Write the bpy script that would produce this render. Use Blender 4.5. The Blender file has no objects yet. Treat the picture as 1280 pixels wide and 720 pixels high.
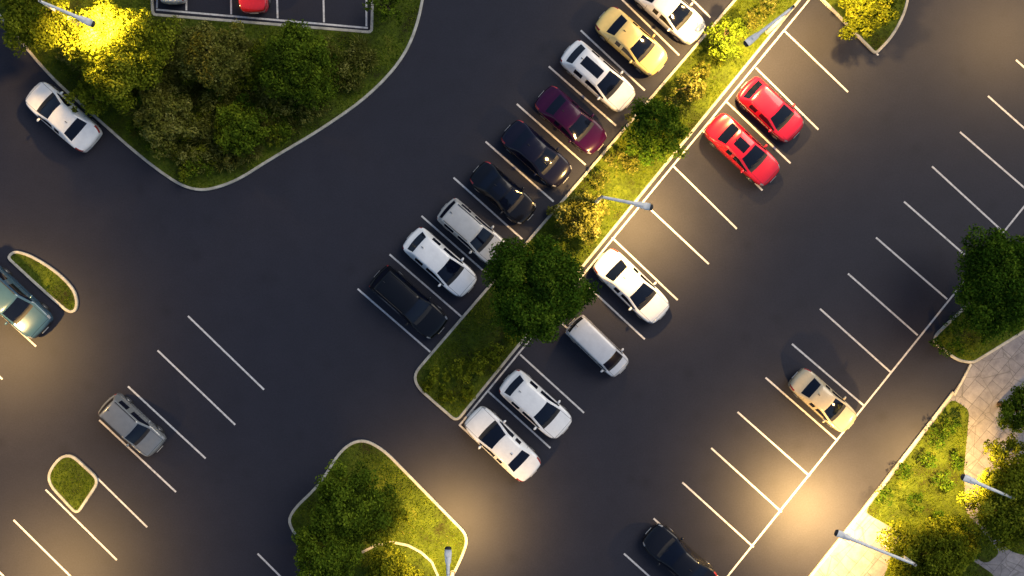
import bpy, math, random
import numpy as np
from mathutils import Vector
from mathutils.geometry import delaunay_2d_cdt
random.seed(7); rng=np.random.default_rng(7)
S=21.5; H=66.0
scene=bpy.context.scene
scene.view_settings.view_transform='Standard'; scene.view_settings.look='None'; scene.view_settings.exposure=0
col=scene.collection

def P(px,py,z=0.0):
    """site-survey units -> metres; z = height of the surveyed point"""
    k=(H-z)/H/S
    return ((px-640)*k,(360-py)*k)

# ---------------------------------------------------------------- materials
def newmat(name):
    m=bpy.data.materials.new(name); m.use_nodes=True
    nt=m.node_tree; b=nt.nodes['Principled BSDF']
    return m,nt,b
def N(nt,t,**kw):
    n=nt.nodes.new(t)
    for k,v in kw.items(): setattr(n,k,v)
    return n
def noise(nt,vec,scale,detail=4,rough=.6):
    n=N(nt,'ShaderNodeTexNoise'); n.inputs['Scale'].default_value=scale
    n.inputs['Detail'].default_value=detail; n.inputs['Roughness'].default_value=rough
    nt.links.new(vec,n.inputs['Vector']); return n.outputs['Fac']
def ramp(nt,fac,stops):
    r=N(nt,'ShaderNodeValToRGB'); nt.links.new(fac,r.inputs[0]); e=r.color_ramp.elements
    while len(e)<len(stops): e.new(.5)
    for i,(p,c) in enumerate(stops):
        e[i].position=p; e[i].color=(*c,1) if len(c)==3 else c
    return r.outputs[0]
def mixc(nt,fac,a,b,mode='MIX'):
    m=N(nt,'ShaderNodeMix',data_type='RGBA',blend_type=mode)
    for s,v in ((m.inputs[0],fac),(m.inputs[6],a),(m.inputs[7],b)):
        if isinstance(v,(int,float)): s.default_value=v
        elif isinstance(v,tuple): s.default_value=(*v,1)
        else: nt.links.new(v,s)
    return m.outputs[2]
def mth(nt,op,a,b=None,c=None):
    m=N(nt,'ShaderNodeMath',operation=op)
    for i,v in enumerate((a,b,c)):
        if v is None: continue
        if isinstance(v,(int,float)): m.inputs[i].default_value=v
        else: nt.links.new(v,m.inputs[i])
    return m.outputs[0]
def bump(nt,b,h,strength=.3,dist=.01):
    n=N(nt,'ShaderNodeBump'); n.inputs['Strength'].default_value=strength; n.inputs['Distance'].default_value=dist
    nt.links.new(h,n.inputs['Height']); nt.links.new(n.outputs[0],b.inputs['Normal'])
def pos(nt):
    return N(nt,'ShaderNodeNewGeometry').outputs['Position']

def make_asphalt():
    m,nt,b=newmat('asphalt'); p=pos(nt)
    big=ramp(nt,noise(nt,p,.07,4,.5),[(.3,(.0165,.0178,.0285)),(.7,(.0225,.0226,.0335))])
    sp=ramp(nt,noise(nt,p,11,5,.75),[(.3,(.76,.76,.76)),(.7,(1.25,1.25,1.25))])
    c=mixc(nt,1.0,big,sp,'MULTIPLY')
    st=ramp(nt,noise(nt,p,.7,4,.7),[(.35,(.91,.91,.91)),(.55,(1,1,1)),(.8,(1.08,1.08,1.07))])
    c=mixc(nt,1.0,c,st,'MULTIPLY')
    v=N(nt,'ShaderNodeTexVoronoi'); v.inputs['Scale'].default_value=.42; nt.links.new(p,v.inputs['Vector'])
    oil=ramp(nt,v.outputs['Distance'],[(.0,(.78,.78,.78)),(.12,(.92,.92,.92)),(.22,(1,1,1))])
    c=mixc(nt,1.0,c,oil,'MULTIPLY')
    nt.links.new(c,b.inputs['Base Color']); b.inputs['Roughness'].default_value=.6
    b.inputs['Specular IOR Level'].default_value=.27
    bump(nt,b,noise(nt,p,40,3,.7),.5,.01); return m
M_asphalt=make_asphalt()
def make_paint():
    m,nt,b=newmat('road_paint'); p=pos(nt)
    c=ramp(nt,noise(nt,p,5,6,.75),[(.30,(.14,.13,.14)),(.39,(.46,.45,.44)),(.6,(.68,.66,.64))])
    nt.links.new(c,b.inputs['Base Color']); b.inputs['Roughness'].default_value=.7; return m
M_line=make_paint()
def make_conc(name,a,c,tiles=False):
    m,nt,b=newmat(name); p=pos(nt)
    cc=ramp(nt,noise(nt,p,2.2,7,.7),[(.3,a),(.65,c)])
    if tiles:
        mp=N(nt,'ShaderNodeMapping'); mp.inputs['Rotation'].default_value=(0,0,math.radians(-50)); nt.links.new(p,mp.inputs[0])
        br=N(nt,'ShaderNodeTexBrick'); br.inputs['Scale'].default_value=1; br.inputs['Brick Width'].default_value=1.2
        br.inputs['Row Height'].default_value=.8; br.inputs['Mortar Size'].default_value=.014
        br.inputs['Color1'].default_value=(1,1,1,1); br.inputs['Color2'].default_value=(.8,.8,.81,1); br.inputs['Mortar'].default_value=(.4,.4,.4,1)
        nt.links.new(mp.outputs[0],br.inputs['Vector'])
        cc=mixc(nt,1.0,cc,br.outputs['Color'],'MULTIPLY')
        v=N(nt,'ShaderNodeTexVoronoi',feature='DISTANCE_TO_EDGE'); v.inputs['Scale'].default_value=.7; nt.links.new(p,v.inputs['Vector'])
        cc=mixc(nt,mth(nt,'MULTIPLY',mth(nt,'LESS_THAN',v.outputs['Distance'],.014),.4),cc,(.06,.06,.05))
    nt.links.new(cc,b.inputs['Base Color']); b.inputs['Roughness'].default_value=.85
    bump(nt,b,noise(nt,p,25,4,.7),.4,.01); return m
M_kerb=make_conc('kerb_concrete',(.28,.27,.22),(.55,.52,.44))
M_pave=make_conc('pavement_concrete',(.17,.16,.175),(.30,.285,.295),True)
def make_ground(name,stops,s1=.6,s2=7):
    m,nt,b=newmat(name); p=pos(nt)
    f=mth(nt,'ADD',mth(nt,'MULTIPLY',noise(nt,p,s1,5,.65),.6),mth(nt,'MULTIPLY',noise(nt,p,s2,5,.75),.4))
    nt.links.new(ramp(nt,f,stops),b.inputs['Base Color']); b.inputs['Roughness'].default_value=.95
    b.inputs['Specular IOR Level'].default_value=.1
    bump(nt,b,noise(nt,p,12,5,.7),.8,.06); return m
M_grass=make_ground('grass_soil',[(.36,(.032,.030,.010)),(.47,(.055,.078,.010)),(.56,(.090,.125,.012)),(.66,(.145,.15,.02))])
M_terrain=make_ground('terrain',[(.35,(.03,.035,.015)),(.6,(.06,.08,.025))],.05,1)
def leafmat(name,stops,tr=.32):
    m=bpy.data.materials.new(name); m.use_nodes=True; nt=m.node_tree
    nt.nodes.remove(nt.nodes['Principled BSDF']); out=nt.nodes['Material Output']
    at=N(nt,'ShaderNodeAttribute',attribute_name='shade')
    c=ramp(nt,at.outputs['Fac'],stops)
    d=N(nt,'ShaderNodeBsdfDiffuse'); t=N(nt,'ShaderNodeBsdfTranslucent'); mx=N(nt,'ShaderNodeMixShader'); mx.inputs[0].default_value=tr
    nt.links.new(c,d.inputs[0]); nt.links.new(c,t.inputs[0])
    nt.links.new(d.outputs[0],mx.inputs[1]); nt.links.new(t.outputs[0],mx.inputs[2]); nt.links.new(mx.outputs[0],out.inputs[0]); return m
L_dark=leafmat('leaf_dark',[(0,(.014,.034,.005)),(.5,(.052,.115,.010)),(1,(.16,.24,.020))])
L_mid=leafmat('leaf_mid',[(0,(.028,.046,.006)),(.5,(.100,.160,.013)),(1,(.23,.30,.022))])
L_yel=leafmat('leaf_yellow',[(0,(.042,.055,.006)),(.5,(.17,.21,.014)),(1,(.35,.36,.03))])
L_oli=leafmat('leaf_olive',[(0,(.045,.048,.010)),(.5,(.165,.175,.028)),(1,(.34,.33,.09))])
L_grass=leafmat('grass_blades',[(0,(.036,.052,.007)),(.5,(.10,.15,.010)),(.85,(.17,.21,.015)),(1,(.26,.24,.05))])
M_bark=make_ground('bark',[(.35,(.05,.035,.022)),(.6,(.11,.08,.055))],3,20)
def plain(name,c,rough=.5,metal=0,coat=0,emis=None,es=0):
    m,nt,b=newmat(name); p=N(nt,'ShaderNodeTexCoord').outputs['Object']
    f=noise(nt,p,6,2,.6)
    cc=ramp(nt,f,[(.3,tuple(x*.85 for x in c)),(.7,tuple(min(1,x*1.1) for x in c))])
    nt.links.new(cc,b.inputs['Base Color']); b.inputs['Roughness'].default_value=rough; b.inputs['Metallic'].default_value=metal
    b.inputs['Coat Weight'].default_value=coat
    if emis: b.inputs['Emission Color'].default_value=(*emis,1); b.inputs['Emission Strength'].default_value=es
    return m
M_glass=plain('car_glass',(.003,.005,.014),.06); M_glass.node_tree.nodes['Principled BSDF'].inputs['Specular IOR Level'].default_value=.4
M_trim=plain('black_trim',(.012,.012,.013),.6)
M_tyre=plain('tyre_rubber',(.015,.015,.015),.85)
M_rim=plain('alloy',(.45,.45,.46),.3,.9)
M_head=plain('headlight',(.30,.31,.33),.12,.0,1)
M_tail=plain('taillight',(.30,.008,.008),.2,0,1)
M_plate=plain('plate',(.6,.6,.58),.4)
M_pole=plain('painted_white_steel',(.80,.78,.72),.4,.0)
M_lens=plain('lamp_lens',(.9,.8,.5),.4,0,0,(1,.75,.35),14)

# ---------------------------------------------------------------- helpers
def mesh_obj(name,verts,faces,mats,midx=None,smooth=False,parent=None):
    me=bpy.data.meshes.new(name); me.from_pydata(verts,[],faces)
    for m in mats: me.materials.append(m)
    if midx is not None: me.polygons.foreach_set('material_index',midx)
    if smooth: me.polygons.foreach_set('use_smooth',[True]*len(me.polygons))
    me.update(); o=bpy.data.objects.new(name,me); col.objects.link(o)
    if parent: o.parent=parent
    return o
def empty(name,loc=(0,0,0),rot=0):
    e=bpy.data.objects.new(name,None); e.location=loc; e.rotation_euler=(0,0,rot); col.objects.link(e); e.empty_display_size=.3; return e
def rounded(pts,R):
    out=[];n=len(pts)
    for i in range(n):
        a=Vector(pts[i-1][:2]); b=Vector(pts[i][:2]); c=Vector(pts[(i+1)%n][:2])
        r=pts[i][2] if len(pts[i])>2 else R
        d1=min(r,(a-b).length*.48); d2=min(r,(c-b).length*.48)
        p1=b+(a-b).normalized()*d1; p2=b+(c-b).normalized()*d2
        k=8 if r>.3 else 3
        for j in range(k+1):
            t=j/k; out.append(tuple(p1*(1-t)**2+b*2*t*(1-t)+p2*t*t))
    return out
def area(p): return .5*sum(p[i-1][0]*p[i][1]-p[i][0]*p[i-1][1] for i in range(len(p)))
def offs(poly,d):
    n=len(poly); res=[]
    for i in range(n):
        a=Vector(poly[i-1]);b=Vector(poly[i]);c=Vector(poly[(i+1)%n])
        e1=(b-a); e2=(c-b)
        if e1.length<1e-5: e1=e2
        if e2.length<1e-5: e2=e1
        e1=e1.normalized(); e2=e2.normalized()
        n1=Vector((-e1.y,e1.x)); n2=Vector((-e2.y,e2.x)); m=(n1+n2)
        if m.length<1e-4: m=n1
        m=m.normalized(); k=1/max(.5,m.dot(n1)); res.append(tuple(b+m*d*k))
    return res
def fill(name,poly,z,mat):
    n=len(poly)
    v,_,f,*_r=delaunay_2d_cdt([Vector(p) for p in poly],[(i,(i+1)%n) for i in range(n)],[],1,1e-5)
    ff=[]
    for t in f:
        a,b,c=[v[i] for i in t[:3]]
        ff.append(tuple(t) if (b-a).cross(c-a)>0 else tuple(t[::-1]))
    return mesh_obj(name,[(p.x,p.y,z) for p in v],ff,[mat])
def kerb(name,poly,w=.16,z=.13):
    if area(poly)<0: poly=poly[::-1]
    prof=[(0,0),(0,z-.02),(.02,z),(w-.02,z),(w,z-.02),(w,0)]
    rings=[(offs(poly,d),h) for d,h in prof]; n=len(poly); V=[];F=[]
    for r,h in rings: V+=[(x,y,h) for x,y in r]
    for k in range(len(prof)-1):
        for i in range(n):
            j=(i+1)%n; F.append((k*n+i,k*n+j,(k+1)*n+j,(k+1)*n+i))
    return mesh_obj(name,V,F,[M_kerb])
def inside(poly,X,Y):
    c=np.zeros(len(X),bool); n=len(poly)
    for i in range(n):
        x1,y1=poly[i-1];x2,y2=poly[i]
        if y1==y2: continue
        cond=((y1>Y)!=(y2>Y))&(X<(x2-x1)*(Y-y1)/(y2-y1)+x1); c^=cond
    return c
def leaf_mesh(name,C,size,shade,mat,parent=None,dirs=None,aspect=.5,normals=None):
    n=len(C); a=rng.normal(size=(n,3)) if dirs is None else dirs
    a/=np.linalg.norm(a,axis=1)[:,None]
    r=rng.normal(size=(n,3)) if normals is None else normals
    b=np.cross(a,r); b/=(np.linalg.norm(b,axis=1)[:,None]+1e-9)
    s=size[:,None]
    V=np.stack([C-a*s,C+b*s*aspect,C+a*s,C-b*s*aspect],1).reshape(-1,3).astype(np.float32)
    me=bpy.data.meshes.new(name); me.vertices.add(4*n); me.vertices.foreach_set('co',V.ravel())
    me.loops.add(4*n); me.loops.foreach_set('vertex_index',np.arange(4*n,dtype=np.int32))
    me.polygons.add(n); me.polygons.foreach_set('loop_start',np.arange(0,4*n,4,dtype=np.int32))
    me.polygons.foreach_set('loop_total',np.full(n,4,dtype=np.int32))
    at=me.attributes.new('shade','FLOAT','FACE'); at.data.foreach_set('value',np.clip(shade,0,1).astype(np.float32))
    me.materials.append(mat); me.update(calc_edges=True); me.validate()
    o=bpy.data.objects.new(name,me); col.objects.link(o)
    if parent: o.parent=parent
    return o
def limb(V,F,p0,p1,r0,r1,seg=7,bend=.12):
    p0=Vector(p0);p1=Vector(p1); d=(p1-p0); L=d.length; u=d.normalized()
    x=u.orthogonal().normalized(); y=u.cross(x); off=Vector((random.uniform(-1,1),random.uniform(-1,1),0))*L*bend
    base=len(V); K=5
    for k in range(K+1):
        t=k/K; c=p0+d*t+off*math.sin(math.pi*t); r=r0+(r1-r0)*t
        for s in range(seg):
            an=2*math.pi*s/seg; V.append(tuple(c+x*r*math.cos(an)+y*r*math.sin(an)))
    for k in range(K):
        for s in range(seg):
            F.append((base+k*seg+s,base+k*seg+(s+1)%seg,base+(k+1)*seg+(s+1)%seg,base+(k+1)*seg+s))
def clump_leaves(cs,crs,per,lsize):
    C=[];Sh=[];Nn=[]
    for (c,cr) in zip(cs,crs):
        m=max(20,int(per*cr*cr/.16))
        d=rng.normal(size=(m,3)); d/=np.linalg.norm(d,axis=1)[:,None]; d[:,2]=np.abs(d[:,2])*.9-.25*rng.random(m)
        rad=cr*(.45+.6*rng.random(m)**.7)
        C.append(np.array(c)+d*rad[:,None]); Sh.append(np.clip(rng.normal(.5,.18)+rng.normal(0,.15,m),0,1))
        Nn.append(d+rng.normal(0,.7,(m,3)))
    C=np.concatenate(C);Sh=np.concatenate(Sh);Nn=np.concatenate(Nn)
    return C,Sh,Nn
def tree(name,px,py,R,h,mat,flat=.75,dens=1.0,hole=.0,lsz=.085,nc=None):
    zc=h-R*flat*.8; x,y=P(px,py,max(.5,zc)); e=empty(name,(x,y,0))
    n=nc or int(46*R*R/2+16); cs=[];crs=[]
    ph=rng.random(3)*6.28
    for i in range(n):
        d=rng.normal(size=3); d/=np.linalg.norm(d); d[2]=abs(d[2])*1.1-.35
        an=math.atan2(d[1],d[0]); lob=1+.13*math.sin(3*an+ph[0])+.10*math.sin(5*an+ph[1])+.06*math.sin(9*an+ph[2])
        rr=R*lob*(.35+.5*rng.random()**.6)
        if rng.random()<hole: continue
        cs.append((d[0]*rr,d[1]*rr,zc+d[2]*rr*flat)); crs.append(R*rng.uniform(.13,.25))
    C,Sh,Nn=clump_leaves(cs,crs,105*dens,lsz)
    size=rng.uniform(.6,1.3,len(C))*lsz
    dirs=np.cross(Nn,rng.normal(size=C.shape))
    leaf_mesh('crown',C,size,Sh,mat,e,dirs=dirs,normals=Nn,aspect=.55)
    V=[];F=[]; tz=max(.4,zc-R*flat*.35)
    limb(V,F,(0,0,0),(0,0,tz),.05*h**.8+.03,.035*h**.7+.02,10,.03)
    for c in cs[:min(len(cs),16)]:
        limb(V,F,(0,0,tz*random.uniform(.7,1)),c,.03*R+.015,.012)
    mesh_obj('trunk',V,F,[M_bark],smooth=True,parent=e); return e
def shrub_mass(name,items,mat,lsz=.07,dens=1.0):
    cs=[];crs=[]
    for x,y,r,h in items:
        for i in range(int(9+12*r)):
            an=random.uniform(0,6.28); q=r*math.sqrt(random.random())*.8
            cs.append((x+q*math.cos(an),y+q*math.sin(an),.15+h*(1-.6*(q/r)**2)*random.uniform(.5,1))); crs.append(r*random.uniform(.2,.36))
    C,Sh,Nn=clump_leaves(cs,crs,75*dens,lsz); size=rng.uniform(.6,1.4,len(C))*lsz
    return leaf_mesh(name,C,size,Sh,mat,dirs=np.cross(Nn,rng.normal(size=C.shape)),normals=Nn,aspect=.5)
def plume_mass(name,items,mat):
    C=[];D=[];Sz=[];Sh=[]
    for x,y,r,h in items:
        m=int(240*r); an=rng.random(m)*6.28; til=rng.random(m)**.7*1.25; L=r*rng.uniform(.25,.5,m)
        d=np.stack([np.cos(an)*np.sin(til),np.sin(an)*np.sin(til),np.cos(til)*h/r],1)
        C.append(np.array([x,y,.12])+d*L[:,None]*1.0*rng.uniform(.8,1.5,m)[:,None]); D.append(d+rng.normal(0,.12,d.shape)); Sz.append(L*.6); Sh.append(np.clip(rng.normal(.6,.12)+rng.normal(0,.2,m),0,1))
    C=np.concatenate(C);D=np.concatenate(D);Sz=np.concatenate(Sz);Sh=np.concatenate(Sh)
    return leaf_mesh(name,C,Sz,Sh,mat,dirs=D,aspect=.09)
def grass(name,poly,dens,z=.10):
    xs=[p[0] for p in poly];ys=[p[1] for p in poly]
    x0,x1,y0,y1=max(min(xs),-34),min(max(xs),34),max(min(ys),-21),min(max(ys),21)
    n=int((x1-x0)*(y1-y0)*dens); X=rng.uniform(x0,x1,n);Y=rng.uniform(y0,y1,n)
    k=inside(poly,X,Y); patch=np.sin(X*1.7+np.sin(Y*1.1)*2)+np.sin(Y*2.3+X*.6)
    k&=(rng.random(n)<.62+.2*patch); X=X[k];Y=Y[k];n=len(X)
    an=rng.random(n)*6.28; d=np.stack([np.cos(an)*.9,np.sin(an)*.9,rng.uniform(.3,1.3,n)],1)
    size=rng.uniform(.035,.085,n)
    C=np.stack([X,Y,np.full(n,z)+size*.6],1)
    sh=.47+.09*patch[k]+rng.normal(0,.17,n)
    return leaf_mesh(name,C,size,sh,L_grass,dirs=d,aspect=.32)
def island(name,pts,R=.6,dens=230,kw=.16):
    poly=rounded([(*P(p[0],p[1]),*( [p[2]] if len(p)>2 else [])) for p in pts],R)
    if area(poly)<0: poly=poly[::-1]
    kerb(name+'_kerb',poly,kw)
    fill(name+'_ground',offs(poly,kw-.01),.095,M_grass)
    grass(name+'_grass',offs(poly,kw+.03),dens)
    return poly

# ---------------------------------------------------------------- ground
def sheet(name,pts,z,mat): return mesh_obj(name,[(x,y,z) for x,y in pts],[tuple(range(len(pts)))],[mat])
sheet('terrain_ground',[(-1500,-1500),(1500,-1500),(1500,1500),(-1500,1500)],-.03,M_terrain)
sheet('asphalt_parking_lot',[(-75,-60),(75,-60),(75,60),(-75,60)],0,M_asphalt)

LV=[];LF=[]
def line(a,b,w=.105,z=.004):
    a=Vector(P(*a));b=Vector(P(*b)); u=(b-a).normalized(); n=Vector((-u.y,u.x))*w/2
    i=len(LV); LV.extend([(*(a-n),z),(*(b-n),z),(*(b+n),z),(*(a+n),z)]); LF.append((i,i+1,i+2,i+3))
for a,b in [((447,361),(538,440)),((487,318),(577,396)),((527,270),(614,347)),((567,222),(653,299)),((607,177),(692,252)),
            ((646,130),(732,206)),((686,83),(770,157)),((726,38),(806,113)),((775,-3),(849,69)),((820,-46),(888,22)),((860,-93),(927,-25))]: line(a,b)
for a,b in [((574,531),(650,601)),((610,489),(688,560)),((650,443),(730,516)),((692,394),(768,466)),((733,356),(806,424)),((765,297),(847,375)),((806,255),(886,330)),
            ((842,208),(921,286)),((878,163),(953,238)),((908,127),(988,204)),((945,85),(1023,162)),((980,38),(1060,115)),((1018,-8),(1098,69))]: line(a,b)
line((574,532),(1050,-47),z=.008)
for a,b in [((1235,120),(1325,200)),((1270,75),(1360,155)),((1200,165),(1290,243)),((1165,208),(1252,288)),((1130,252),(1219,330)),((1095,297),(1184,374)),((1060,342),(1147,419)),((1025,386),(1113,465)),
            ((990,430),(1081,508)),((957,472),(1047,551)),((922,515),(1012,595)),((889,560),(977,640)),((853,603),(942,684)),((817,648),(904,727)),((780,692),(868,771)),((745,737),(835,815))]: line(a,b)
line((800,857),(1330,196),z=.008)
for a,b in [((235,395),(330,487)),((197,438),(294,531)),((160,483),(257,573)),((124,525),(220,615)),((122,598),(184,659)),((57,612),(146,700)),((17,650),(110,742)),
            ((-50,345),(45,433)),((-90,390),(3,474)),((322,692),(400,770)),((-20,696),(70,785))]: line(a,b)
for a,b in [((195,12),(460,35)),((233,-60),(233,13)),((288,-60),(289,18)),((345,-60),(347,23)),((403,-60),(405,28)),((458,-60),(458,33)),((199,-60),(196,10))]: line(a,b,z=.004 if a[0]!=195 else .008)
mesh_obj('road_line_markings',LV,LF,[M_line])

# ---------------------------------------------------------------- islands
P_tl=island('planted_island',[(-60,-60,.2),(-10,10,1),(15,40,1.5),(60,95,2),(110,140,2),(185,206,2),(240,243,2.2),(290,232,2),(340,200,2),(400,165,2),(462,122,2.5),(508,72,2.5),(529,15,2),(536,-60,.2),(466,-60,.2),(463,39,.15),(193,17,.15),(190,-60,.2)],1,240)
P_med=island('median_strip',[(509,475,1.3),(538,441,.3),(932,-18,.3),(1010,-110,.3),(1098,-110,.3),(1003,-2,.3),(571,529,.5)],.4,330)
island('parking_island',[(8,322,.3),(18,312,.4),(40,318,1),(72,338,1.2),(94,360,1),(99,378,.6),(96,390,.4),(86,392,.4),(50,361,1)],.5,330)
island('parking_island',[(55,600,1),(72,571,.9),(90,566,.6),(127,600,.6),(97,645,.5)],.5,330)
island('parking_island',[(452,546,1.2),(480,560,.8),(588,670,.7),(578,700,1),(545,760,.5),(390,760,.5),(385,690,1),(358,655,.9),(365,636,.9),(400,603,1.2),(425,560,1.2)],.8,300)
island('planted_island',[(1012,-14,.3),(1094,70,.35),(1118,45,1.2),(1137,5,1.5),(1140,-80,.5),(1060,-80,.5)],.5,260)
def openkerb(name,pts,w=.16,z=.13):
    c=[P(*p) for p in pts]; left=[];right=[]
    for i,p in enumerate(c):
        a=Vector(c[max(0,i-1)]);b=Vector(c[min(len(c)-1,i+1)]);u=(b-a).normalized();n=Vector((-u.y,u.x))*w/2
        left.append(tuple(Vector(p)+n)); right.append(tuple(Vector(p)-n))
    poly=left+right[::-1]
    V=[(x,y,0) for x,y in poly]+[(x,y,z) for x,y in poly]; m=len(poly); k=len(left)
    F=[(i,(i+1)%m,m+(i+1)%m,m+i) for i in range(m)]
    for i in range(k-1): F.append((m+i,m+i+1,m+(m-2-i),m+(m-1-i)))
    mesh_obj(name,V,F,[M_kerb])
openkerb('garden_edging',[(452,690),(470,681),(490,677),(510,681),(527,690),(540,702),(548,720),(550,745)],.14,.16)

path=[P(*p) for p in [(1214,455),(1300,400),(1700,300),(1700,1100),(800,1100),(1008,726),(1076,640),(1190,492)]]
fill('concrete_footpath',path,.10,M_pave)
openkerb('pavement_kerb',[(800,1100),(1008,726),(1076,640),(1191,490)])
openkerb('pavement_kerb',[(1192,494),(1203,474),(1213,455)],.12)
def bed(name,pts,R=.4,dens=260,z=.104):
    poly=rounded([P(*p) for p in pts],R)
    if area(poly)<0: poly=poly[::-1]
    fill(name+'_ground',poly,z,M_grass); grass(name+'_grass',poly,dens,z+.005)
bed('planting_bed',[(1189,498),(1211,512),(1204,590),(1206,640),(1250,690),(1232,705),(1180,672),(1130,668),(1080,640)])
bed('planting_bed',[(1222,600),(1320,560),(1320,700),(1262,690),(1225,645)],.6)
bed('planting_bed',[(1100,730),(1120,680),(1200,690),(1245,720),(1250,780),(1100,780)],.6)
island('verge',[(1330,220,.3),(1276,300,.3),(1216,372,.3),(1160,425,.8),(1196,452,.4),(1216,455,.3),(1330,385,.3)],.4,240)

# ---------------------------------------------------------------- vegetation
tree('broadleaf_tree',672,362,2.95,7.0,L_dark,dens=1.25,nc=230)
tree('broadleaf_tree',820,166,2.0,3.6,L_dark,hole=.1,dens=.9)
tree('small_tree',728,270,1.6,2.6,L_oli,hole=.05)
tree('small_tree',905,48,1.35,2.6,L_mid,hole=.15)
tree('small_tree',862,108,1.1,2.0,L_oli,hole=.2)
tree('broadleaf_tree',45,18,2.2,5.0,L_yel,dens=1.0)
tree('broadleaf_tree',150,62,3.0,5.0,L_yel,hole=.12)
tree('broadleaf_tree',112,120,1.4,2.6,L_yel,hole=.1)
tree('broadleaf_tree',372,80,2.4,4.0,L_mid)
tree('broadleaf_tree',265,70,2.2,3.6,L_oli,hole=.1)
tree('broadleaf_tree',205,150,1.9,3.0,L_oli,hole=.1)
tree('broadleaf_tree',300,160,1.8,2.8,L_mid,hole=.1)
tree('broadleaf_tree',440,630,2.4,5.0,L_mid,hole=.05)
tree('broadleaf_tree',410,688,2.2,4.6,L_mid,hole=.05)
tree('broadleaf_tree',475,650,1.8,4.0,L_yel,hole=.1)
tree('broadleaf_tree',487,712,1.6,3.0,L_yel,hole=.1)
tree('broadleaf_tree',1086,8,1.9,3.8,L_yel,dens=1.1)
tree('broadleaf_tree',1256,352,3.0,6.0,L_dark,dens=1.2,nc=200)
tree('broadleaf_tree',1278,512,1.6,4.0,L_mid,dens=1.3,nc=80)
tree('broadleaf_tree',1262,632,2.6,5.0,L_yel,hole=.04,dens=1.1)
tree('broadleaf_tree',1165,697,2.6,4.2,L_yel,hole=.04,dens=1.1)
tree('small_tree',1262,572,1.4,3.0,L_yel,nc=60)
tree('small_tree',38,-40,1.8,4.5,L_yel)
tree('small_tree',482,6,1.1,2.2,L_mid)
def it(l): return [(*P(a,b,.5),r,h) for a,b,r,h in l]
shrub_mass('shrub_mass',it([(700,290,.6,.8),(750,225,.7,.9),(768,200,.6,1),(790,150,.6,.8),(750,262,.6,.7),(880,85,.6,.6),(945,25,.7,.8),(960,5,.6,.7),(690,262,.4,.4),(785,205,.7,.8),(840,132,.6,.8)]),L_oli)
shrub_mass('shrub_mass',it([(578,464,.8,1.1),(548,470,.75,.9),(600,455,.7,.9),(560,494,.5,.6),(618,440,.7,.8),(640,425,.5,.6),(585,492,.5,.6),(532,482,.4,.4)]),L_yel,lsz=.09)
shrub_mass('shrub_mass',it([(1188,436,.8,1.0),(1172,430,.5,.7),(1205,400,.9,1.1),(1230,420,.6,.8),(1192,408,.6,.9)]),L_dark)
shrub_mass('shrub_mass',it([(1172,545,.8,1.0),(1190,530,.6,.9),(1130,590,.55,.8),(1105,620,.65,.9),(1145,628,.65,.8),(1180,600,.8,1.0),(1160,575,.6,.8),(1195,655,.7,.8),(1172,650,.6,.7),(1215,690,.6,.8),(1195,575,.6,.8)]),L_dark)
def scatter(poly,n,inset,xr,yr,rr,hr):
    q=offs(poly,inset); out=[]
    while len(out)<n:
        a=random.uniform(*xr);b=random.uniform(*yr); x,y=P(a,b)
        if inside(q,np.array([x]),np.array([y]))[0] and inside(poly,np.array([x]),np.array([y]))[0]:
            r=random.uniform(*rr); out.append((x,y,r,r*random.uniform(*hr)))
    return out
shrub_mass('shrub_thicket',scatter(P_tl,60,1.0,(60,455),(30,232),(.5,1.1),(.8,1.5)),L_oli)
shrub_mass('shrub_thicket',scatter(P_tl,44,1.0,(80,450),(60,228),(.4,.9),(.8,1.4)),L_mid)
shrub_mass('shrub_thicket',scatter(P_tl,34,1.0,(20,360),(10,225),(.5,.9),(.8,1.6)),L_yel)
shrub_mass('shrub_thicket',scatter(P_tl,18,1.4,(180,430),(60,200),(.5,1.0),(.8,1.4)),L_dark)
plume_mass('ornamental_grass',scatter(P_tl,130,.9,(100,470),(50,235),(.5,1.1),(1.0,1.8)),L_oli)
plume_mass('ornamental_grass',it([(720,250,.5,.5),(780,180,.6,.6),(900,75,.6,.6),(925,45,.5,.5),(870,120,.5,.5),(620,460,.5,.5),(530,480,.4,.4)]),L_yel)

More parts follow.
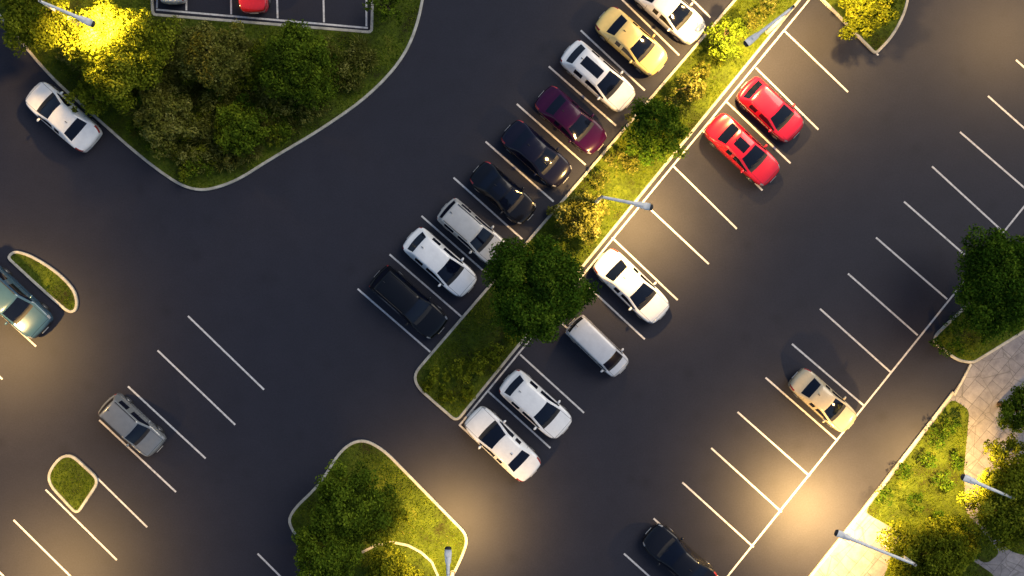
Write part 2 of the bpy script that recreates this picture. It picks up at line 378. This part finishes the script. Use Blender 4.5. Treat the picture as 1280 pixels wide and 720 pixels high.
# ---------------------------------------------------------------- cars
def carpaint(c,h,W,rough=.25,metal=0.0):
    m,nt,b=newmat('car_paint'); tc=N(nt,'ShaderNodeTexCoord').outputs['Object']
    sx=N(nt,'ShaderNodeSeparateXYZ'); nt.links.new(tc,sx.inputs[0]); X=sx.outputs[0]; Y=mth(nt,'ABSOLUTE',sx.outputs[1])
    def near(v,t,w=.012): return mth(nt,'LESS_THAN',mth(nt,'ABSOLUTE',mth(nt,'SUBTRACT',v,t)),w)
    def AND(*a):
        r=a[0]
        for q in a[1:]: r=mth(nt,'MULTIPLY',r,q)
        return r
    gt=lambda v,t: mth(nt,'GREATER_THAN',v,t); lt=lambda v,t: mth(nt,'LESS_THAN',v,t)
    s=AND(near(Y,.76*W),gt(X,.5*h),lt(X,.91*h))
    s=mth(nt,'MAXIMUM',s,AND(near(X,.91*h),lt(Y,.76*W)))
    for xx in (.43,-.04,-.46): s=mth(nt,'MAXIMUM',s,AND(near(X,xx*h),gt(Y,.86*W)))
    dirt=ramp(nt,noise(nt,tc,2.5,3,.7),[(.35,tuple(x*.92 for x in c)),(.6,c)])
    cc=mixc(nt,mth(nt,'MULTIPLY',s,.7),dirt,(.01,.01,.01)); nt.links.new(cc,b.inputs['Base Color'])
    dark=max(c)<.06
    b.inputs['Roughness'].default_value=.22 if dark else rough; b.inputs['Metallic'].default_value=metal
    b.inputs['Specular IOR Level'].default_value=.25 if dark else .5
    b.inputs['Coat Weight'].default_value=.25 if dark else .9; b.inputs['Coat Roughness'].default_value=.04
    return m
KIND={
'sedan':dict(zr=1.43,st=[(-1.0,.66,.66),(-.985,.80,.86),(-.93,.91,.98),(-.78,.97,1.03)],rb=-.66,rt=-.36,c2=-.30,rf=.10,cw=.46,
   hood=[(.49,1.0,.97),(.74,.98,.93),(.89,.91,.83),(.965,.80,.70),(1.0,.62,.56)],rw=(.64,.72)),
'hatch':dict(zr=1.50,st=[(-1.0,.68,.66),(-.985,.82,.88),(-.96,.90,.98),(-.92,.94,1.02)],rb=-.86,rt=-.62,c2=-.55,rf=.12,cw=.50,
   hood=[(.53,1.0,1.0),(.76,.98,.95),(.90,.91,.85),(.967,.80,.72),(1.0,.62,.58)],rw=(.65,.73)),
'suv':dict(zr=1.68,st=[(-1.0,.78,.70),(-.99,.88,.95),(-.97,.93,1.06),(-.95,.95,1.10)],rb=-.93,rt=-.80,c2=-.72,rf=.14,cw=.44,
   hood=[(.47,1.0,1.08),(.74,.99,1.04),(.90,.95,.95),(.967,.87,.80),(1.0,.72,.62)],rw=(.70,.78)),
'van':dict(zr=1.85,st=[(-1.0,.84,.70),(-.99,.93,1.0),(-.985,.95,1.12),(-.98,.96,1.18)],rb=-.97,rt=-.93,c2=-.60,rf=.42,cw=.68,
   hood=[(.71,1.0,1.12),(.82,.98,1.06),(.92,.94,.95),(.97,.87,.80),(1.0,.74,.62)],rw=(.78,.86)),
}
def car(name,cx,cy,L,ang,kind,color,W=.92,pano=False,metal=0.0):
    k=KIND[kind]; h=L/2; x0,y0=P(cx,cy,.8); e=empty(name,(x0,y0,0),math.radians(ang))
    paint=carpaint(color,h,W,metal=metal)
    zr=k['zr']; ri,ro=k['rw']; belt_r=k['st'][-1][2]; belt_f=k['hood'][0][2]
    ST=[]
    def solid(x,w,z,rri=.80,rro=.87):
        w*=W; return (x*h,w,[(0,z+.02),(.42*w,z+.014),(rri*w,z-.002),(rro*w,z-.012),(.93*w,z-.03)],z)
    def cab(x,zt,i,o,zb):
        return (x*h,W,[(0,zt+.02),(.5*i*W,zt+.014),(i*W,zt-.025),(o*W,zt-.065),(.94*W,zb)],zb)
    for s in k['st']: ST.append(solid(*s))
    tags=['end','tl','tl','deck']
    ST.append(solid(k['rb'],.99,belt_r+.01)); tags.append('rg')
    ST.append(cab(k['rt'],zr-.03,ri-.01,ro-.01,belt_r-.03)); tags.append('c')
    ST.append(cab(k['c2'],zr-.005,ri,ro,belt_r-.03)); tags.append('w')
    mid=(k['c2']+k['rf'])/2+.02
    if kind=='van': mid=k['rf']-.10
    ST.append(cab(mid-.02,zr+.01,ri,ro,(belt_r+belt_f)/2-.04)); tags.append('b')
    ST.append(cab(mid+.02,zr+.01,ri,ro,(belt_r+belt_f)/2-.04)); tags.append('w2')
    ST.append(cab(k['rf']-.03,zr-.012,ri,ro,belt_f-.03)); tags.append('hdr')
    ST.append(cab(k['rf'],zr-.035,ri-.01,ro-.01,belt_f-.03)); tags.append('ws')
    q=k['rf']+(k['cw']-k['rf'])*.5; zq=(zr-.03)*.50+belt_f*.50+.03
    ST.append(cab(q,zq,(ri+.80)/2,(ro+.87)/2,belt_f-.035)); tags.append('ws')
    ST.append(solid(k['cw'],1.0,belt_f+.01)); tags.append('cowl')
    for s in k['hood']: ST.append(solid(*s))
    tags+=['hood','hood','hl','nose','nose']
    n=17; V=[]
    for si,(x,w,top,zb) in enumerate(ST):
        bz=min(zb,top[4][1])
        side=[(.985*w,bz-.07),(w,.58 if bz>.7 else bz*.85),(.985*w,.36),(.93*w,.22)]
        half=top+side; full=[(-y,z) for y,z in half[:0:-1]]+half; ext=abs(x)/h
        for (y,z) in full:
            yy=(abs(y)/W)**2
            if ext>.85: xx=x-math.copysign(.13*yy,x)
            elif tags[si]=='rg': xx=x+.06*yy
            elif tags[si] in('cowl','ws','hood','hdr') : xx=x-.09*yy
            else: xx=x
            V.append((xx,y,z))
    F=[];MI=[]
    for s in range(len(ST)-1):
        t=tags[s]
        for j in range(n-1):
            F.append((s*n+j,(s+1)*n+j,(s+1)*n+j+1,s*n+j+1)); d=min(j,15-j)
            mi=0; top=d>=6
            if t in('rg','ws') and top: mi=1
            if t in('w','w2','ws','hdr') and d==4: mi=1
            if kind=='van' and t=='w' and d==4: mi=0
            if t=='cowl' and top: mi=2
            if t=='tl' and d in(3,4): mi=4
            if t=='hl' and d in(3,4): mi=3
            if pano and t in('w','w2','b') and d>=7: mi=1
            if d==0: mi=2
            MI.append(mi)
        F.append((s*n+n-1,(s+1)*n+n-1,(s+1)*n,s*n)); MI.append(2)
    F.append(tuple(range(n))); MI.append(0); b=(len(ST)-1)*n; F.append(tuple(b+i for i in range(n-1,-1,-1))); MI.append(2)
    F=[f[::-1] for f in F]
    body=mesh_obj('body',V,F,[paint,M_glass,M_trim,M_head,M_tail],MI,True,e)
    md=body.modifiers.new('sub','SUBSURF'); md.levels=2; md.render_levels=2
    def cyl(nm,x,y,r,w,mat,seg=28):
        Vc=[];Fc=[]
        prof=[(0,-w/2),(r*.9,-w/2),(r,-w/2+.03),(r,w/2-.03),(r*.9,w/2),(0,w/2)]
        for (rr,yy) in prof:
            for a in range(seg):
                an=2*math.pi*a/seg; Vc.append((x+rr*math.cos(an),y+yy,.33+rr*math.sin(an)))
        for p in range(len(prof)-1):
            for a in range(seg): Fc.append((p*seg+a,p*seg+(a+1)%seg,(p+1)*seg+(a+1)%seg,(p+1)*seg+a))
        mesh_obj(nm,Vc,Fc,[mat],smooth=False,parent=e)
    for i,(sx,sy) in enumerate([(.60,1),(.60,-1),(-.60,1),(-.60,-1)]):
        cyl('wheel_arch_%d'%i,sx*h,sy*(W-.055),.38,.10,M_trim)
        cyl('tyre_%d'%i,sx*h,sy*(W-.10),.33,.21,M_tyre)
        cyl('rim_%d'%i,sx*h,sy*(W-.08),.21,.19,M_rim)
    for sy in(1,-1):
        Vm=[];Fm=[]; mx=(k['cw']-.13)*h; my=sy*(W+.07); mz=belt_f+.03
        for a in range(7):
            ph=math.pi*a/6
            for bq in range(10):
                th=2*math.pi*bq/10; Vm.append((mx+.075*math.sin(ph)*math.cos(th)-.02*abs(math.cos(ph)),my+.12*math.cos(ph),mz+.07*math.sin(ph)*math.sin(th)))
        for a in range(6):
            for bq in range(10): Fm.append((a*10+bq,a*10+(bq+1)%10,(a+1)*10+(bq+1)%10,(a+1)*10+bq))
        mesh_obj('mirror_%s'%('l' if sy>0 else 'r'),Vm,Fm,[paint],smooth=True,parent=e)
    def box(nm,x,y,z,a,b2,c,mat):
        vs=[(x+i*a/2,y+j*b2/2,z+l*c/2) for i in(-1,1) for j in(-1,1) for l in(-1,1)]
        o=mesh_obj(nm,vs,[(0,1,3,2),(4,6,7,5),(0,4,5,1),(2,3,7,6),(0,2,6,4),(1,5,7,3)],[mat],parent=e)
        bv=o.modifiers.new('b','BEVEL'); bv.width=min(a,b2,c)*.3; bv.segments=2
    box('plate_front',h,0,.45,.02,.5,.12,M_plate); box('plate_rear',-h,0,.62,.02,.5,.12,M_plate)
    box('antenna_fin',(k['rt']+.08)*h,0,zr+.03,.16,.03,.06,M_trim)
    if kind=='suv':
        for sy in(1,-1): box('roof_rail',((k['rt']+k['rf'])/2)*h,sy*(ri+.01)*W,zr+.0,(k['rf']-k['rt'])*h*.85,.035,.06,M_trim)
    for yy,ln in ((.30,.50),(-.25,.45)):
        V2=[];F2=[]; limb(V2,F2,(k['cw']*h-.02,yy*W+.2,belt_f+.05),(k['cw']*h-.14,yy*W-ln+.2,belt_f+.11),.012,.008,5,0)
        mesh_obj('wiper',V2,F2,[M_trim],parent=e)
    return e
WHT=(.84,.84,.82)
A=-41.5
car('parked_suv',511,378,4.95,A,'suv',(.004,.0045,.007))
car('parked_car',550,328,4.7,A,'hatch',WHT)
car('parked_suv',591,290,4.45,A,'suv',(.52,.51,.48),W=.88,metal=.1)
car('parked_car',629,241,4.2,A,'sedan',(.004,.005,.009),W=.87,pano=True)
car('parked_car',671,192,4.5,A,'sedan',(.006,.006,.018))
car('parked_car',714,150,4.6,A,'sedan',(.034,.002,.028))
car('parked_car',748,95,4.8,A,'hatch',WHT,pano=True)
car('parked_car',790,51,4.6,A,'sedan',(.80,.60,.20),W=.92)
car('parked_car',837,11,4.7,A,'sedan',WHT)
car('parked_car',628,555,5.0,180-44,'sedan',WHT,W=.95)
car('parked_car',670,506,4.6,-42,'hatch',WHT,W=.95)
car('parked_van',747,433,4.1,-44,'van',(.58,.59,.61),W=.76)
car('parked_car',790,358,5.0,-44,'sedan',WHT,W=.95)
car('parked_car',929,187,4.9,-43,'sedan',(.56,.006,.022),pano=True)
car('parked_car',964,137,4.2,-43,'hatch',(.46,.006,.026))
car('parked_car',1030,501,4.4,-42,'sedan',(.54,.45,.29),W=.82)
car('parked_car',850,700,4.8,180-42,'sedan',(.006,.007,.012))
car('parked_car',77,145,4.8,180-41,'sedan',WHT,W=.95)
car('parked_suv',165,532,4.1,-43,'suv',(.22,.23,.23),W=.84,metal=.2)
car('parked_suv',14,376,5.0,-43,'suv',(.040,.095,.145),W=.97,metal=.1)
car('parked_car',316,-30,4.2,91,'sedan',(.55,.012,.02),W=.85)
car('parked_car',214,-44,4.4,91,'sedan',WHT,W=.85)

# ---------------------------------------------------------------- street lamps
def lamp(base,head,power,z=7.3,cutoff=None):
    bx,by=base; hx,hy=head; e=empty('street_lamp',(bx,by,0)); dx,dy=hx-bx,hy-by; L=math.hypot(dx,dy)
    e.rotation_euler=(0,0,math.atan2(dy,dx)); V=[];F=[]
    limb(V,F,(0,0,0),(0,0,z),.12,.08,14,0); mesh_obj('pole',V,F,[M_pole],smooth=True,parent=e)
    V=[];F=[]; limb(V,F,(0,0,z-.25),(L*.5,0,z+.05),.075,.09,12,0); limb(V,F,(L*.5,0,z+.05),(L-.25,0,z+.12),.09,.12,12,0)
    mesh_obj('arm',V,F,[M_pole],smooth=True,parent=e)
    V=[];F=[]; limb(V,F,(0,0,.0),(0,0,.35),.19,.17,14,0); mesh_obj('base_collar',V,F,[M_kerb],parent=e)
    def shell(st,nm,mat):
        V=[];F=[];q=len(st)
        for x,w,t in st:
            for a in range(12):
                an=2*math.pi*a/12; V.append((L+x,w*math.cos(an),z+.12+t*math.sin(an)))
        for k in range(q-1):
            for a in range(12): F.append((k*12+a,k*12+(a+1)%12,(k+1)*12+(a+1)%12,(k+1)*12+a))
        F.append(tuple(range(12))); F.append(tuple(range(q*12-1,(q-1)*12-1,-1)))
        mesh_obj(nm,V,F,[mat],smooth=True,parent=e)
    shell([(-.75,.09,.05),(-.55,.16,.07),(-.1,.20,.08),(.12,.19,.07)],'luminaire',M_pole); shell([(.125,.19,.07),(.22,.17,.06),(.28,.10,.035)],'luminaire_cap',M_trim)
    V=[(L-.5,-.1,z+.035),(L+.1,-.1,z+.035),(L+.1,.1,z+.035),(L-.5,.1,z+.035),(L-.48,-.08,z-.01),(L+.08,-.08,z-.01),(L+.08,.08,z-.01),(L-.48,.08,z-.01)]
    mesh_obj('lens',V,[(4,7,6,5),(0,1,5,4),(1,2,6,5),(2,3,7,6),(3,0,4,7)],[M_lens],parent=e)
    ld=bpy.data.lights.new('lamp_light','SPOT' if cutoff else 'POINT'); ld.energy=power; ld.color=(1,.60,.20); ld.shadow_soft_size=.25
    if cutoff: ld.spot_size=math.radians(cutoff); ld.spot_blend=1.0
    lo=bpy.data.objects.new('lamp_light',ld); col.objects.link(lo); lo.parent=e; lo.location=(L-.1,0,z-.28)
lamp(P(742,256),P(810,258,6.2),13000,6.0,138)
lamp(P(1106,680),P(1050,668,5.2),19000,5.0,160)
lamp(P(1222,604),P(1208,598,4.9),6500,4.7,165)
lamp(P(960,40),P(936,52,6.2),13000,6.0,138)
lamp(P(104,34),P(112,28,6.3),15000,6.1,150)
lamp(P(566,716),P(560,690,5.2),7500,5.0,150)
lamp(P(-20,800),P(50,735),12000,7.3,145)
lamp(P(-60,470),P(-20,440),10000,7.3,145)
lamp(P(1330,60),P(1290,20),7000,7.3,145)
lamp(P(1130,-30),P(1060,-10,6.2),8000,7.3,145)

# ---------------------------------------------------------------- light
w=bpy.data.worlds.new('World'); scene.world=w; w.use_nodes=True; nt=w.node_tree
sky=nt.nodes.new('ShaderNodeTexSky'); sky.sky_type='NISHITA'; sky.sun_disc=False
EL=math.radians(48); AZ=math.radians(55)
sky.sun_elevation=EL; sky.sun_rotation=AZ
bg=nt.nodes['Background']; nt.links.new(sky.outputs[0],bg.inputs[0]); bg.inputs[1].default_value=.125
sd=bpy.data.lights.new('sun','SUN'); sd.energy=1.5; sd.angle=math.radians(38); sd.color=(1,.89,.72)
so=bpy.data.objects.new('sun',sd); col.objects.link(so)
d=Vector((math.sin(AZ)*math.cos(EL),math.cos(AZ)*math.cos(EL),math.sin(EL))); so.rotation_euler=d.to_track_quat('Z','Y').to_euler()
cd=bpy.data.cameras.new('camera'); cd.angle=2*math.atan(640/S/H); cd.clip_end=4000
co=bpy.data.objects.new('camera',cd); co.location=(0,0,H); col.objects.link(co); scene.camera=co
